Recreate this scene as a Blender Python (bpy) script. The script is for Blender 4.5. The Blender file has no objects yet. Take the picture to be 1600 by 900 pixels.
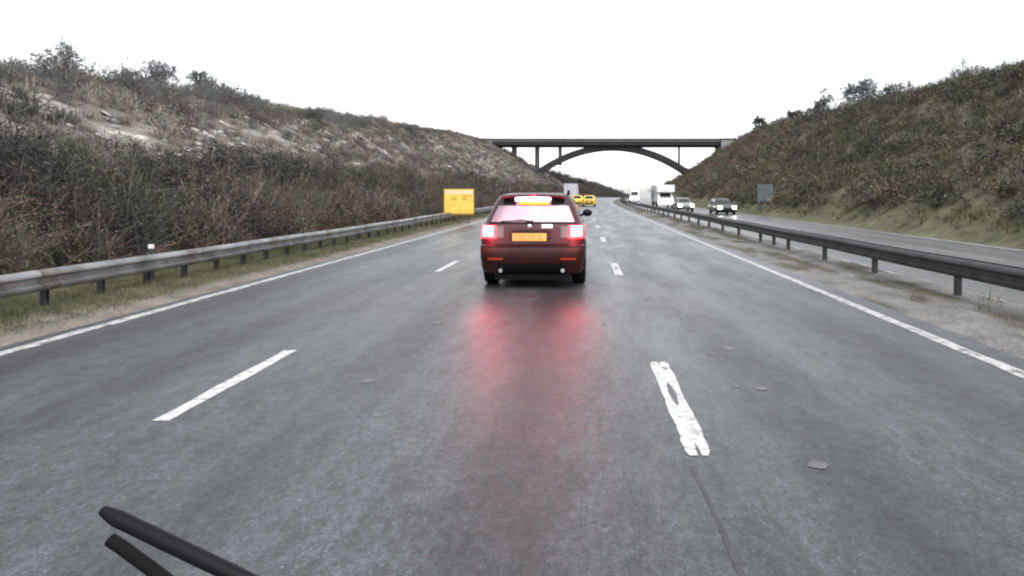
import bpy, math, random
import numpy as np
from mathutils import Vector, Matrix

R = math.radians
scene = bpy.context.scene
C = scene.collection

# ------------------------------------------------------------------ camera
F, VX, VY, H = 950.0, 910.0, 302.0, 1.75
cam_d = bpy.data.cameras.new("camera")
cam_d.sensor_width = 36.0
cam_d.lens = 36.0 * F / 1600.0
cam_d.shift_x = (800.0 - VX) / 1600.0
cam_d.shift_y = -(450.0 - VY) / 1600.0
cam_d.clip_start = 0.05
cam_d.clip_end = 9000
cam = bpy.data.objects.new("camera", cam_d)
C.objects.link(cam)
cam.location = (0, 0, H)
cam.rotation_euler = (R(90), 0, 0)
scene.camera = cam

# ------------------------------------------------------------------ world, sun, exposure
SUN_EL, SUN_AZ = R(58), R(150)
world = bpy.data.worlds.new("World")
scene.world = world
world.use_nodes = True
wn, wl = world.node_tree.nodes, world.node_tree.links
wn.clear()
sky = wn.new("ShaderNodeTexSky")
sky.sky_type = 'NISHITA'
sky.sun_disc = False
sky.sun_elevation = SUN_EL
sky.sun_rotation = SUN_AZ
sky.air_density = 1.0
sky.dust_density = 1.5
sky.ozone_density = 1.0
hs = wn.new("ShaderNodeHueSaturation")
hs.inputs['Saturation'].default_value = 0.14
bg = wn.new("ShaderNodeBackground")
bg.inputs['Strength'].default_value = 0.15
wo = wn.new("ShaderNodeOutputWorld")
wl.new(sky.outputs[0], hs.inputs['Color'])
wl.new(hs.outputs[0], bg.inputs['Color'])
wl.new(bg.outputs[0], wo.inputs['Surface'])

sun_d = bpy.data.lights.new("sun", 'SUN')
sun_d.energy = 0.7
sun_d.angle = R(40)
sun_d.color = (1.0, 0.97, 0.93)
sun = bpy.data.objects.new("sun", sun_d)
C.objects.link(sun)
sd = Vector((math.sin(SUN_AZ) * math.cos(SUN_EL), math.cos(SUN_AZ) * math.cos(SUN_EL), math.sin(SUN_EL)))
sun.rotation_euler = sd.to_track_quat('Z', 'Y').to_euler()

scene.view_settings.view_transform = 'Standard'
scene.view_settings.look = 'None'
scene.view_settings.exposure = 1.35
scene.view_settings.gamma = 1.0
scene.view_settings.use_curve_mapping = False
scene.cycles.use_denoising = True
scene.cycles.filter_width = 2.2
scene.cycles.max_bounces = 6
scene.cycles.sample_clamp_indirect = 4.0

random.seed(7)
rng = np.random.default_rng(11)


# ------------------------------------------------------------------ object helpers
def tag(o, label=None, cat=None, group=None, kind=None):
    if label: o['label'] = label
    if cat: o['category'] = cat
    if group: o['group'] = group
    if kind: o['kind'] = kind
    return o


def thing(name, label, cat, loc=(0, 0, 0), rz=0.0, group=None):
    o = bpy.data.objects.new(name, None)
    C.objects.link(o)
    o.location = loc
    o.rotation_euler = (0, 0, rz)
    return tag(o, label, cat, group)


class MB:
    """collects polygons for one mesh"""
    def __init__(s):
        s.v, s.f, s.m = [], [], []

    def add(s, verts, faces, mi=0):
        o = len(s.v)
        s.v += [tuple(p) for p in verts]
        s.f += [tuple(i + o for i in f) for f in faces]
        s.m += [mi] * len(faces)
        return s

    def box(s, x0, x1, y0, y1, z0, z1, mi=0):
        v = [(x0, y0, z0), (x1, y0, z0), (x1, y1, z0), (x0, y1, z0), (x0, y0, z1), (x1, y0, z1), (x1, y1, z1), (x0, y1, z1)]
        return s.add(v, [(0, 3, 2, 1), (4, 5, 6, 7), (0, 1, 5, 4), (1, 2, 6, 5), (2, 3, 7, 6), (3, 0, 4, 7)], mi)

    def rbox(s, x0, x1, y0, y1, z0, z1, b, mi=0):
        """box with chamfered vertical-plane edges (all 12 edges, one step)"""
        lv = [(z0, b), (z0 + b, 0), (z1 - b, 0), (z1, b)]
        vs, fs = [], []
        for z, i in lv:
            a0, a1, c0, c1 = x0 + i, x1 - i, y0 + i, y1 - i
            k = b
            vs += [(a0 + k, c0, z), (a1 - k, c0, z), (a1, c0 + k, z), (a1, c1 - k, z), (a1 - k, c1, z), (a0 + k, c1, z), (a0, c1 - k, z), (a0, c0 + k, z)]
        for l in range(3):
            for i in range(8):
                j = (i + 1) % 8
                fs.append((l * 8 + i, l * 8 + j, l * 8 + 8 + j, l * 8 + 8 + i))
        fs.append(tuple(range(7, -1, -1)))
        fs.append(tuple(range(24, 32)))
        return s.add(vs, fs, mi)

    def tube(s, pts, rad, n=8, mi=0, cap=True):
        pts = [Vector(p) for p in pts]
        rads = rad if isinstance(rad, (list, tuple)) else [rad] * len(pts)
        vs, fs = [], []
        for i, p in enumerate(pts):
            d = (pts[min(i + 1, len(pts) - 1)] - pts[max(i - 1, 0)]).normalized()
            up = Vector((0, 0, 1)) if abs(d.z) < .9 else Vector((1, 0, 0))
            a = d.cross(up).normalized()
            b = d.cross(a).normalized()
            for k in range(n):
                t = 2 * math.pi * k / n
                vs.append(p + (a * math.cos(t) + b * math.sin(t)) * rads[i])
        for i in range(len(pts) - 1):
            for k in range(n):
                j = (k + 1) % n
                fs.append((i * n + k, i * n + j, i * n + n + j, i * n + n + k))
        if cap:
            fs.append(tuple(range(n - 1, -1, -1)))
            fs.append(tuple(range((len(pts) - 1) * n, len(pts) * n)))
        return s.add(vs, fs, mi)

    def lathe_x(s, prof, cx, cy, cz, n=28, mi=0):
        """profile [(x, r)] turned about an x axis"""
        vs, fs = [], []
        for x, r in prof:
            for k in range(n):
                t = 2 * math.pi * k / n
                vs.append((cx + x, cy + r * math.cos(t), cz + r * math.sin(t)))
        for i in range(len(prof) - 1):
            for k in range(n):
                j = (k + 1) % n
                fs.append((i * n + k, i * n + j, i * n + n + j, i * n + n + k))
        fs.append(tuple(range(n)))
        fs.append(tuple(range(len(prof) * n - 1, (len(prof) - 1) * n - 1, -1)))
        return s.add(vs, fs, mi)

    def grid(s, P, mi=0):
        """P[i][j] points"""
        n, m = len(P), len(P[0])
        vs = [p for row in P for p in row]
        fs = [(i * m + j, i * m + j + 1, (i + 1) * m + j + 1, (i + 1) * m + j) for i in range(n - 1) for j in range(m - 1)]
        return s.add(vs, fs, mi)

    def slab(s, P, dvec, mi=0):
        """grid P plus a copy shifted by dvec, closed round the rim"""
        n, m = len(P), len(P[0])
        d = Vector(dvec)
        a = [Vector(p) for row in P for p in row]
        vs = a + [p + d for p in a]
        N = n * m
        fs = []
        for i in range(n - 1):
            for j in range(m - 1):
                q = (i * m + j, i * m + j + 1, (i + 1) * m + j + 1, (i + 1) * m + j)
                fs.append(q)
                fs.append(tuple(N + k for k in reversed(q)))
        rim = [(0, j) for j in range(m)] + [(i, m - 1) for i in range(1, n)] + [(n - 1, j) for j in range(m - 2, -1, -1)] + [(i, 0) for i in range(n - 2, 0, -1)]
        for k in range(len(rim)):
            p, q = rim[k], rim[(k + 1) % len(rim)]
            p, q = p[0] * m + p[1], q[0] * m + q[1]
            fs.append((q, p, N + p, N + q))
        return s.add(vs, fs, mi)

    def build(s, name, mats, parent=None, smooth=None, fixn=True):
        me = bpy.data.meshes.new(name)
        me.from_pydata(s.v, [], s.f)
        mats = mats if isinstance(mats, (list, tuple)) else [mats]
        for m in mats:
            me.materials.append(m)
        me.polygons.foreach_set('material_index', s.m)
        if fixn:
            import bmesh
            bm = bmesh.new()
            bm.from_mesh(me)
            bmesh.ops.recalc_face_normals(bm, faces=bm.faces)
            bm.to_mesh(me)
            bm.free()
        if smooth:
            me.polygons.foreach_set('use_smooth', [True] * len(me.polygons))
            me.set_sharp_from_angle(angle=R(smooth))
        me.update()
        o = bpy.data.objects.new(name, me)
        C.objects.link(o)
        if parent: o.parent = parent
        return o


def np_mesh(name, V, Q, col, m, parent=None, smooth=False):
    """quads only, numpy in; col is (n,3) per point"""
    me = bpy.data.meshes.new(name)
    me.vertices.add(len(V))
    me.vertices.foreach_set('co', np.ascontiguousarray(V, dtype=np.float32).ravel())
    me.loops.add(Q.size)
    me.loops.foreach_set('vertex_index', np.ascontiguousarray(Q, dtype=np.int32).ravel())
    me.polygons.add(len(Q))
    me.polygons.foreach_set('loop_start', np.arange(0, Q.size, 4, dtype=np.int32))
    me.update(calc_edges=True)
    if smooth:
        me.polygons.foreach_set('use_smooth', np.ones(len(Q), dtype=bool))
    if col is not None:
        at = me.attributes.new('tint', 'FLOAT_COLOR', 'POINT')
        at.data.foreach_set('color', np.concatenate([col, np.ones((len(col), 1))], 1).astype(np.float32).ravel())
    me.materials.append(m)
    o = bpy.data.objects.new(name, me)
    C.objects.link(o)
    if parent: o.parent = parent
    return o


def copy_thing(root, loc, rz, label=None):
    r = root.copy()
    C.objects.link(r)
    r.location = loc
    r.rotation_euler = (0, 0, rz)
    if label: r['label'] = label
    for ch in list(root.children):
        c = ch.copy()
        C.objects.link(c)
        c.parent = r
        for g in list(ch.children):
            d = g.copy()
            C.objects.link(d)
            d.parent = c
    return r


# ------------------------------------------------------------------ materials
def mat(name, col, rough=.6, metal=0.0, spec=.5, coat=0.0, noise=None, bump=None, emit=None, trans=0.0, alpha=1.0):
    """noise=(scale, amount) mottles the colour; bump=(scale, strength)"""
    m = bpy.data.materials.new(name)
    m.use_nodes = True
    nt = m.node_tree
    b = nt.nodes['Principled BSDF']
    b.inputs['Base Color'].default_value = (*col, 1)
    b.inputs['Roughness'].default_value = rough
    b.inputs['Metallic'].default_value = metal
    b.inputs['Specular IOR Level'].default_value = spec
    b.inputs['Coat Weight'].default_value = coat
    b.inputs['Coat Roughness'].default_value = .06
    b.inputs['Transmission Weight'].default_value = trans
    tc = nt.nodes.new('ShaderNodeTexCoord')
    if noise:
        n = nt.nodes.new('ShaderNodeTexNoise')
        n.inputs['Scale'].default_value = noise[0]
        n.inputs['Detail'].default_value = 6
        nt.links.new(tc.outputs['Object'], n.inputs['Vector'])
        mr = nt.nodes.new('ShaderNodeMapRange')
        mr.inputs['From Min'].default_value = .25
        mr.inputs['From Max'].default_value = .75
        mr.inputs['To Min'].default_value = 1 - noise[1]
        mr.inputs['To Max'].default_value = 1 + noise[1]
        nt.links.new(n.outputs['Fac'], mr.inputs['Value'])
        mx = nt.nodes.new('ShaderNodeMix')
        mx.data_type = 'RGBA'
        mx.blend_type = 'MULTIPLY'
        mx.inputs['Factor'].default_value = 1
        mx.inputs['A'].default_value = (*col, 1)
        nt.links.new(mr.outputs['Result'], mx.inputs['B'])
        nt.links.new(mx.outputs['Result'], b.inputs['Base Color'])
    if bump:
        n2 = nt.nodes.new('ShaderNodeTexNoise')
        n2.inputs['Scale'].default_value = bump[0]
        n2.inputs['Detail'].default_value = 4
        nt.links.new(tc.outputs['Object'], n2.inputs['Vector'])
        bp = nt.nodes.new('ShaderNodeBump')
        bp.inputs['Strength'].default_value = bump[1]
        bp.inputs['Distance'].default_value = .02
        nt.links.new(n2.outputs['Fac'], bp.inputs['Height'])
        nt.links.new(bp.outputs['Normal'], b.inputs['Normal'])
    if emit:
        b.inputs['Emission Color'].default_value = (*emit[0], 1)
        b.inputs['Emission Strength'].default_value = emit[1]
    return m


def tint_mat(name, rough=.85, noise=(3.0, .35), fine=(40.0, .25), spec=.25, trl=0.0):
    """base colour from the mesh's own 'tint' attribute, mottled by noise"""
    m = bpy.data.materials.new(name)
    m.use_nodes = True
    nt = m.node_tree
    b = nt.nodes['Principled BSDF']
    b.inputs['Roughness'].default_value = rough
    b.inputs['Specular IOR Level'].default_value = spec
    at = nt.nodes.new('ShaderNodeAttribute')
    at.attribute_name = 'tint'
    tc = nt.nodes.new('ShaderNodeTexCoord')
    prev = at.outputs['Color']
    for sc_, am in (noise, fine):
        n = nt.nodes.new('ShaderNodeTexNoise')
        n.inputs['Scale'].default_value = sc_
        n.inputs['Detail'].default_value = 5
        nt.links.new(tc.outputs['Object'], n.inputs['Vector'])
        mr = nt.nodes.new('ShaderNodeMapRange')
        mr.inputs['From Min'].default_value = .3
        mr.inputs['From Max'].default_value = .7
        mr.inputs['To Min'].default_value = 1 - am
        mr.inputs['To Max'].default_value = 1 + am
        nt.links.new(n.outputs['Fac'], mr.inputs['Value'])
        mx = nt.nodes.new('ShaderNodeMix')
        mx.data_type = 'RGBA'
        mx.blend_type = 'MULTIPLY'
        mx.inputs['Factor'].default_value = 1
        nt.links.new(prev, mx.inputs['A'])
        nt.links.new(mr.outputs['Result'], mx.inputs['B'])
        prev = mx.outputs['Result']
    nt.links.new(prev, b.inputs['Base Color'])
    return m


def asphalt_mat(name, base, lane_centres):
    m = bpy.data.materials.new(name)
    m.use_nodes = True
    nt = m.node_tree
    N, L = nt.nodes, nt.links
    b = N['Principled BSDF']
    tc = N.new('ShaderNodeTexCoord')

    def noise(scale, detail=5, stretch=None, rough=.6):
        n = N.new('ShaderNodeTexNoise')
        n.inputs['Scale'].default_value = scale
        n.inputs['Detail'].default_value = detail
        n.inputs['Roughness'].default_value = rough
        if stretch:
            mp = N.new('ShaderNodeMapping')
            mp.inputs['Scale'].default_value = stretch
            L.new(tc.outputs['Object'], mp.inputs['Vector'])
            L.new(mp.outputs[0], n.inputs['Vector'])
        else:
            L.new(tc.outputs['Object'], n.inputs['Vector'])
        return n.outputs['Fac']

    def rng_(v, a, b_, c, d):
        r = N.new('ShaderNodeMapRange')
        r.inputs['From Min'].default_value = a
        r.inputs['From Max'].default_value = b_
        r.inputs['To Min'].default_value = c
        r.inputs['To Max'].default_value = d
        r.interpolation_type = 'SMOOTHSTEP'
        L.new(v, r.inputs['Value'])
        return r.outputs['Result']

    def mul(a, b_):
        x = N.new('ShaderNodeMath')
        x.operation = 'MULTIPLY'
        L.new(a, x.inputs[0])
        L.new(b_, x.inputs[1])
        return x.outputs[0]

    big = rng_(noise(.45, 4, (1, .25, 1)), .3, .7, .78, 1.22)
    mid = rng_(noise(5.0, 6, (1, .45, 1), .75), .3, .7, .65, 1.35)
    fine = rng_(noise(60, 3), .3, .7, .6, 1.4)
    v = mul(mul(big, mid), fine)
    v = mul(v, rng_(noise(20, 4, (1, .7, 1), .65), .32, .68, .7, 1.3))
    # polished wheel tracks along each lane
    sx = N.new('ShaderNodeSeparateXYZ')
    L.new(tc.outputs['Object'], sx.inputs[0])
    prev = sx.outputs['X']
    for op, val in (('ADD', 3.12 + 37.5), ('MODULO', 3.75), ('SUBTRACT', 1.87), ('ABSOLUTE', 0), ('SUBTRACT', .82), ('ABSOLUTE', 0)):
        x = N.new('ShaderNodeMath')
        x.operation = op
        L.new(prev, x.inputs[0])
        x.inputs[1].default_value = val
        prev = x.outputs[0]
    v = mul(v, rng_(prev, .1, .5, .74, 1.12))
    # pale stone chips worn into the surface
    vor = N.new('ShaderNodeTexVoronoi')
    vor.inputs['Scale'].default_value = 17
    L.new(tc.outputs['Object'], vor.inputs['Vector'])
    chips = rng_(vor.outputs['Distance'], .08, .20, 1.8, 1.0)
    v = mul(v, chips)
    mx = N.new('ShaderNodeMix')
    mx.data_type = 'RGBA'
    mx.blend_type = 'MULTIPLY'
    mx.inputs['Factor'].default_value = 1
    mx.inputs['A'].default_value = (*base, 1)
    L.new(v, mx.inputs['B'])
    L.new(mx.outputs['Result'], b.inputs['Base Color'])
    L.new(rng_(noise(1.2, 6, (1, .2, 1), .65), .3, .7, .30, .46), b.inputs['Roughness'])
    b.inputs['Specular IOR Level'].default_value = .5
    bp = N.new('ShaderNodeBump')
    bp.inputs['Strength'].default_value = .4
    bp.inputs['Distance'].default_value = .006
    L.new(noise(110, 3), bp.inputs['Height'])
    bp2 = N.new('ShaderNodeBump')
    bp2.inputs['Strength'].default_value = .2
    bp2.inputs['Distance'].default_value = .03
    L.new(noise(16, 6, (1, .6, 1), .7), bp2.inputs['Height'])
    L.new(bp.outputs['Normal'], bp2.inputs['Normal'])
    L.new(bp2.outputs['Normal'], b.inputs['Normal'])
    return m


M = {}
M['ground'] = tint_mat('ground_soil', .9, (1.6, .3), (22, .35))
M['veg'] = tint_mat('scrub', .8, (.9, .3), (14, .2))
M['grass'] = tint_mat('grass_blades', .7, (1.5, .35), (14, .2))
M['bark'] = mat('bark', (.085, .075, .07), .9, noise=(8, .4))
M['road'] = asphalt_mat('wet_asphalt', (.046, .0505, .056), 0)
M['road2'] = asphalt_mat('wet_asphalt_pale', (.085, .085, .088), 0)
M['paint_w'] = mat('road_paint', (.47, .475, .47), .55, noise=(14, .3))
M['paint_edge'] = mat('edge_paint', (.38, .38, .375), .6, noise=(10, .35))


def wear(m, under, lo, hi, scale):
    nt = m.node_tree
    b = nt.nodes['Principled BSDF']
    src = b.inputs['Base Color'].links[0].from_socket
    tc = nt.nodes['Texture Coordinate']
    n = nt.nodes.new('ShaderNodeTexNoise')
    n.inputs['Scale'].default_value = scale
    n.inputs['Detail'].default_value = 8
    n.inputs['Roughness'].default_value = .7
    nt.links.new(tc.outputs['Object'], n.inputs['Vector'])
    r = nt.nodes.new('ShaderNodeMapRange')
    r.inputs['From Min'].default_value = lo
    r.inputs['From Max'].default_value = hi
    nt.links.new(n.outputs['Fac'], r.inputs['Value'])
    x = nt.nodes.new('ShaderNodeMix')
    x.data_type = 'RGBA'
    x.inputs['A'].default_value = (*under, 1)
    nt.links.new(r.outputs['Result'], x.inputs['Factor'])
    nt.links.new(src, x.inputs['B'])
    nt.links.new(x.outputs['Result'], b.inputs['Base Color'])


wear(M['paint_w'], (.10, .10, .105), .34, .46, 9)
wear(M['paint_edge'], (.09, .09, .095), .36, .50, 6)
M['fleck_grey'] = mat('fleck_dull', (.105, .105, .108), .55, noise=(9, .5))  # dull grey of the pale road flecks
M['tar'] = mat('tar_seam', (.042, .042, .044), .5, noise=(6, .4))
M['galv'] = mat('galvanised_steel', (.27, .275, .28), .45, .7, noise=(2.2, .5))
M['galv_joint'] = mat('rusty_joint', (.20, .18, .165), .5, .6, noise=(9, .4))
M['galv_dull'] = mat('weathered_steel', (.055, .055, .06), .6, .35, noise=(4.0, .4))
M['conc'] = mat('weathered_silhouette_concrete', (.065, .063, .068), .85, noise=(.7, .25), bump=(6, .3))  # weathered grey, darkened in colour for the backlit bridge silhouette
M['conc_dark'] = mat('dark_silhouette_concrete', (.024, .023, .026), .85, noise=(.5, .3), bump=(6, .3))  # near-black tone paints in the bridge's silhouette against bright sky
M['conc_pale'] = mat('pale_concrete', (.22, .22, .22), .8, noise=(1.5, .15))
M['yellow'] = mat('sign_yellow', (.82, .55, .10), .4, noise=(2.5, .12))
M['sign_pale'] = mat('sign_pale_band', (.80, .62, .38), .4, noise=(3, .1))
M['sign_mark'] = mat('sign_worn_print', (.60, .33, .04), .45, noise=(8, .25))
M['sign_frame'] = mat('sign_frame', (.22, .13, .02), .5)
M['grey_sign'] = mat('sign_back_grey', (.095, .11, .125), .6, .1, noise=(3, .2))
M['white_mark'] = mat('white_plastic', (.75, .75, .75), .45)
M['rubber'] = mat('rubber', (.006, .0065, .007), .75, spec=.15, noise=(20, .2))
M['blackplastic'] = mat('black_plastic', (.005, .0055, .007), .6, spec=.18, noise=(15, .2))
M['rim'] = mat('alloy', (.35, .35, .36), .35, .9)
M['glass'] = mat('dark_glass', (.012, .012, .015), .06, 0, .6)
M['rearglass'] = mat('sky_bright_rear_glass', (.40, .27, .32), .3, .75, 1.0)  # bright pinkish metal tint stands in for sky seen through the car
M['flare_red'] = mat('flare_red_paint', (.046, .005, .010), .42, .2, .4, coat=.3, noise=(2.5, .18))  # brake-light flare painted into the body colour as dark red
M['flare_red_low'] = mat('flare_red_bumper', (.032, .005, .005), .55, .0, .35, coat=.05, noise=(3.5, .3))  # same painted-in red flare, darker for the bumper
M['chrome'] = mat('chrome', (.75, .75, .76), .12, 1.0)
M['plate'] = mat('number_plate', (.72, .40, .10), .4)
M['plate_ink'] = mat('plate_ink', (.30, .17, .03), .5)
M['lamp_red'] = mat('brake_lens_lit', (.5, .01, .02), .15, emit=((1, .05, .07), 1.7))
M['lamp_core'] = mat('brake_bulb_lit', (.9, .6, .6), .3, emit=((1, .50, .62), 5))
M['lamp_off'] = mat('lamp_lens_unlit', (.06, .075, .075), .12, coat=.6)
M['lamp_amber'] = mat('amber_lens_lit', (.6, .25, .02), .2, emit=((1, .42, .05), .8))
M['reflector'] = mat('reflector', (.45, .05, .02), .2)
M['headlamp'] = mat('headlamp_lit', (1, 1, 1), .2, emit=((1, .98, .86), 12))
M['car_yellow'] = mat('yellow_paint', (.80, .52, .03), .3, 0, .5, coat=.5)
M['car_dark'] = mat('dark_paint', (.012, .014, .014), .4, .1, .4, coat=.15)
M['car_mid'] = mat('grey_paint', (.16, .16, .165), .4, .2, .4, coat=.3)
M['car_white'] = mat('white_paint', (.75, .75, .75), .35, 0, .5, coat=.3, noise=(1.5, .06))
M['car_grey'] = mat('grey_lorry_panel', (.46, .44, .50), .5, noise=(1.2, .1))
M['redbrown'] = mat('red_brown_panel', (.14, .06, .07), .5)


# ------------------------------------------------------------------ terrain
def lattice(seed):
    g = np.random.default_rng(seed).random((256, 256))

    def f(u, v):
        u, v = np.asarray(u, float), np.asarray(v, float)
        iu, iv = np.floor(u).astype(int), np.floor(v).astype(int)
        fu, fv = u - iu, v - iv
        fu, fv = fu * fu * (3 - 2 * fu), fv * fv * (3 - 2 * fv)
        a, b = g[iu % 256, iv % 256], g[(iu + 1) % 256, iv % 256]
        c, d = g[iu % 256, (iv + 1) % 256], g[(iu + 1) % 256, (iv + 1) % 256]
        return (a * (1 - fu) + b * fu) * (1 - fv) + (c * (1 - fu) + d * fu) * fv
    return f


NZ = [lattice(100 + i) for i in range(8)]


def fbm(k, u, v, o=3):
    s, a, t = 0, 1, 0
    for i in range(o):
        s = s + a * NZ[(k + i) % 8](u * 2 ** i + 17 * i, v * 2 ** i + 31 * i)
        t += a
        a *= .5
    return s / t


def bend(Y):
    Y = np.asarray(Y, float)
    q = np.clip(Y - 60, 0, 340)
    c = q * q / 2526.0
    return c + np.clip(Y - 400, 0, None) * .2692


def fall(Y):
    """the road runs downhill beyond the bridge"""
    Y = np.asarray(Y, float)
    q = np.clip(Y - 230, 0, 400)
    return -(q * q) / 9000.0 - np.clip(Y - 630, 0, None) * .02


LC_Y = [-60, 0, 24, 35, 62, 97, 130, 166, 182, 192, 202, 215, 235, 330, 380, 460]
LC_Z = [4.6, 4.9, 5.7, 6.7, 9.3, 11.9, 14.6, 16.6, 17.2, 15.0, 11.5, 8.6, 7.2, 5.6, 2.0, 0]
RC_Y = [-60, 0, 30, 63, 82, 100, 136, 165, 182, 192, 202, 230, 300, 460]
RC_Z = [9.5, 9.5, 10.5, 11.8, 12.8, 13.8, 16.2, 17.0, 17.4, 15.0, 12.0, 8.0, 3.5, 0]
SL = .69


def softmin(a, b, k):
    return -k * np.logaddexp(-a / k, -b / k)


def terrain(X, Y):
    X, Y = np.asarray(X, float), np.asarray(Y, float)
    x = X - bend(Y)
    z = np.zeros(np.broadcast(x, Y).shape)
    z = z - .05
    # verge on the left rises a little to the barrier
    z = np.where(x < -6.35, np.clip((-6.35 - x) / 1.3, 0, 1) * .15 - .03 + (fbm(0, x * 1.5, Y * .8) - .5) * .07 * np.clip((-6.5 - x), 0, 1), z)
    # central reserve
    cr = np.clip(np.minimum(x - 4.5, 7.2 - x) / .5, 0, 1)
    z = np.where((x > 4.5) & (x < 7.2), -.03 + cr * (.06 + (fbm(1, x * 2, Y) - .5) * .08), z)
    z = np.where(x >= 6.9, np.interp(x, [6.9, 7.3], [-.02, -.26]), z)
    # banks
    ruff = (fbm(2, x * .45, Y * .35, 4) - .5)
    lz = SL * (-x - 8.75)
    lc = np.interp(Y, LC_Y, LC_Z) + (fbm(4, Y * .08, Y * 0 + 3, 3) - .5) * .9 + .015 * np.clip(-x - 20, 0, 400)
    lb = softmin(lz, lc, .5)
    lamp_ = np.clip((-x - 9) / 2.0, 0, 1)
    z = np.where(x < -8.6, np.maximum(lb, -.1) + .12 + ruff * .9 * lamp_, z)
    rz = SL * (x - 15.6)
    rc = np.interp(Y, RC_Y, RC_Z) + (fbm(5, Y * .07, Y * 0 + 9, 3) - .5) * 1.0 + .015 * np.clip(x - 40, 0, 400)
    rb = softmin(rz, rc, .6)
    ramp = np.clip((x - 16) / 2.5, 0, 1)
    z = np.where(x > 15.2, np.maximum(rb, -.1) - .12 + ruff * 1.3 * ramp, z)
    far = np.clip((Y - 420) / 800, 0, 1)
    roll = (fbm(6, X * .004, Y * .004, 3) - .5) * 10 * far * np.clip((np.abs(x) - 20) / 150, 0, 1)
    return z + fall(Y) + roll


def chalk_mask(x, Y, z):
    zone = np.clip((z - 2.6) / 1.5, 0, 1) * np.clip((np.interp(Y, LC_Y, LC_Z) - .7 - z) / .8, 0, 1)
    zone = zone * np.interp(Y, [0, 25, 55, 90, 150], [1, 1, .75, .45, .2])
    n = fbm(3, Y * 1.0 + .8 * z, z * 4.2 + x * .3, 3) * .84 + .16 * fbm(1, Y * .12, z * .35, 2)
    return np.clip((n - (.69 - .17 * zone)) / .05, 0, 1) * (zone > .05)


def axis(segs):
    out = [segs[0][0]]
    for a, b, st in segs:
        n = max(1, int(round((b - a) / st)))
        out += list(a + (b - a) * (np.arange(n) + 1) / n)
    return np.array(out)


ax = axis([(-3000, -400, 260), (-400, -80, 32), (-80, -34, 2.5), (-34, -8.4, .2), (-8.4, -6, .15), (-6, 4.2, 1.7), (4.2, 7.6, .17), (7.6, 15, 1.85), (15, 50, .32), (50, 80, 2.5), (80, 400, 32), (400, 3000, 260)])
ay = axis([(-80, -4, 4), (-4, 6, .5), (6, 70, .3), (70, 130, .6), (130, 250, 1.2), (250, 470, 5), (470, 900, 30), (900, 5000, 200)])
GX, GY = np.meshgrid(ax, ay)
GXW = GX + bend(GY)
GZ = terrain(GXW, GY)
nx, ny = len(ax), len(ay)
idx = np.arange(nx * ny).reshape(ny, nx)
Q = np.stack([idx[:-1, :-1], idx[:-1, 1:], idx[1:, 1:], idx[1:, :-1]], -1).reshape(-1, 4)
x_ = GX
n1 = fbm(0, x_ * .35, GY * .22, 4)[..., None]
n2 = fbm(5, x_ * .9, GY * .5, 4)[..., None]


def c3(r, g, b):
    return np.array([r, g, b])[None, None, :]


col = c3(.125, .112, .092) * (1 - n1) + c3(.15, .130, .118) * n1 + c3(.02, .016, .012) * (n2 - .5)
rside = (x_ > 15)[..., None]
rcol = c3(.095, .092, .066) * (1 - n1) + c3(.12, .102, .084) * n1
rlow = np.clip((19.5 - x_) / 3, 0, 1)[..., None]
rcol = rcol * (1 - rlow) + (c3(.105, .102, .062) * (.7 + .6 * n2)) * rlow
col = np.where(rside, rcol, col)
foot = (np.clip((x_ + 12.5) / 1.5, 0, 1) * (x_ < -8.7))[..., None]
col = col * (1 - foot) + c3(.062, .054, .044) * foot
ck = chalk_mask(x_, GY, GZ)[..., None] * (x_ < -9)[..., None]
col = col * (1 - ck) + c3(.27, .25, .228) * (.5 + 1.0 * n2) * ck
verge = ((x_ < -6.2) & (x_ > -8.9))[..., None]
dirt = np.clip((x_ + 7.25 + (n2[..., 0] - .5) * .9) / .25, 0, 1)[..., None]
col = np.where(verge, c3(.080, .078, .045) * (1 - dirt) + c3(.15, .135, .115) * dirt, col)
med = ((x_ > 4.2) & (x_ < 7.4))[..., None]
wm = np.clip((fbm(2, x_ * 2.2, GY * .7, 3) - .5) / .1, 0, 1)[..., None]
col = np.where(med, c3(.15, .145, .14) * (1 - wm) + c3(.075, .068, .052) * wm, col)
farm = np.clip((GY - 380) / 200, 0, 1)[..., None]
col = col * (1 - farm) + c3(.10, .11, .085) * farm
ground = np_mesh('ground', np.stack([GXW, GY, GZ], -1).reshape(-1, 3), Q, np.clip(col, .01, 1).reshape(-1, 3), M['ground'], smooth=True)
tag(ground, kind='structure')


# ------------------------------------------------------------------ roads and markings
def ribbon(name, x0, x1, ys, z, m, kind='structure', label=None, jag=0.0, edge_noise=0.0):
    ys = np.asarray(ys, float)
    w = max(2, int((x1 - x0) / 1.2) + 1)
    xs = np.linspace(x0, x1, w)
    XX, YY = np.meshgrid(xs, ys)
    if edge_noise:
        XX[:, 0] += (fbm(1, ys * 3, ys * 0 + x0, 3) - .5) * edge_noise
        XX[:, -1] += (fbm(2, ys * 3, ys * 0 + x1, 3) - .5) * edge_noise
    V = np.stack([XX + bend(YY), YY, z + fall(YY)], -1).reshape(-1, 3)
    i = np.arange(len(V)).reshape(len(ys), w)
    q = np.stack([i[:-1, :-1], i[:-1, 1:], i[1:, 1:], i[1:, :-1]], -1).reshape(-1, 4)
    o = np_mesh(name, V, q, None, m)
    tag(o, label, kind=kind)
    return o


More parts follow.
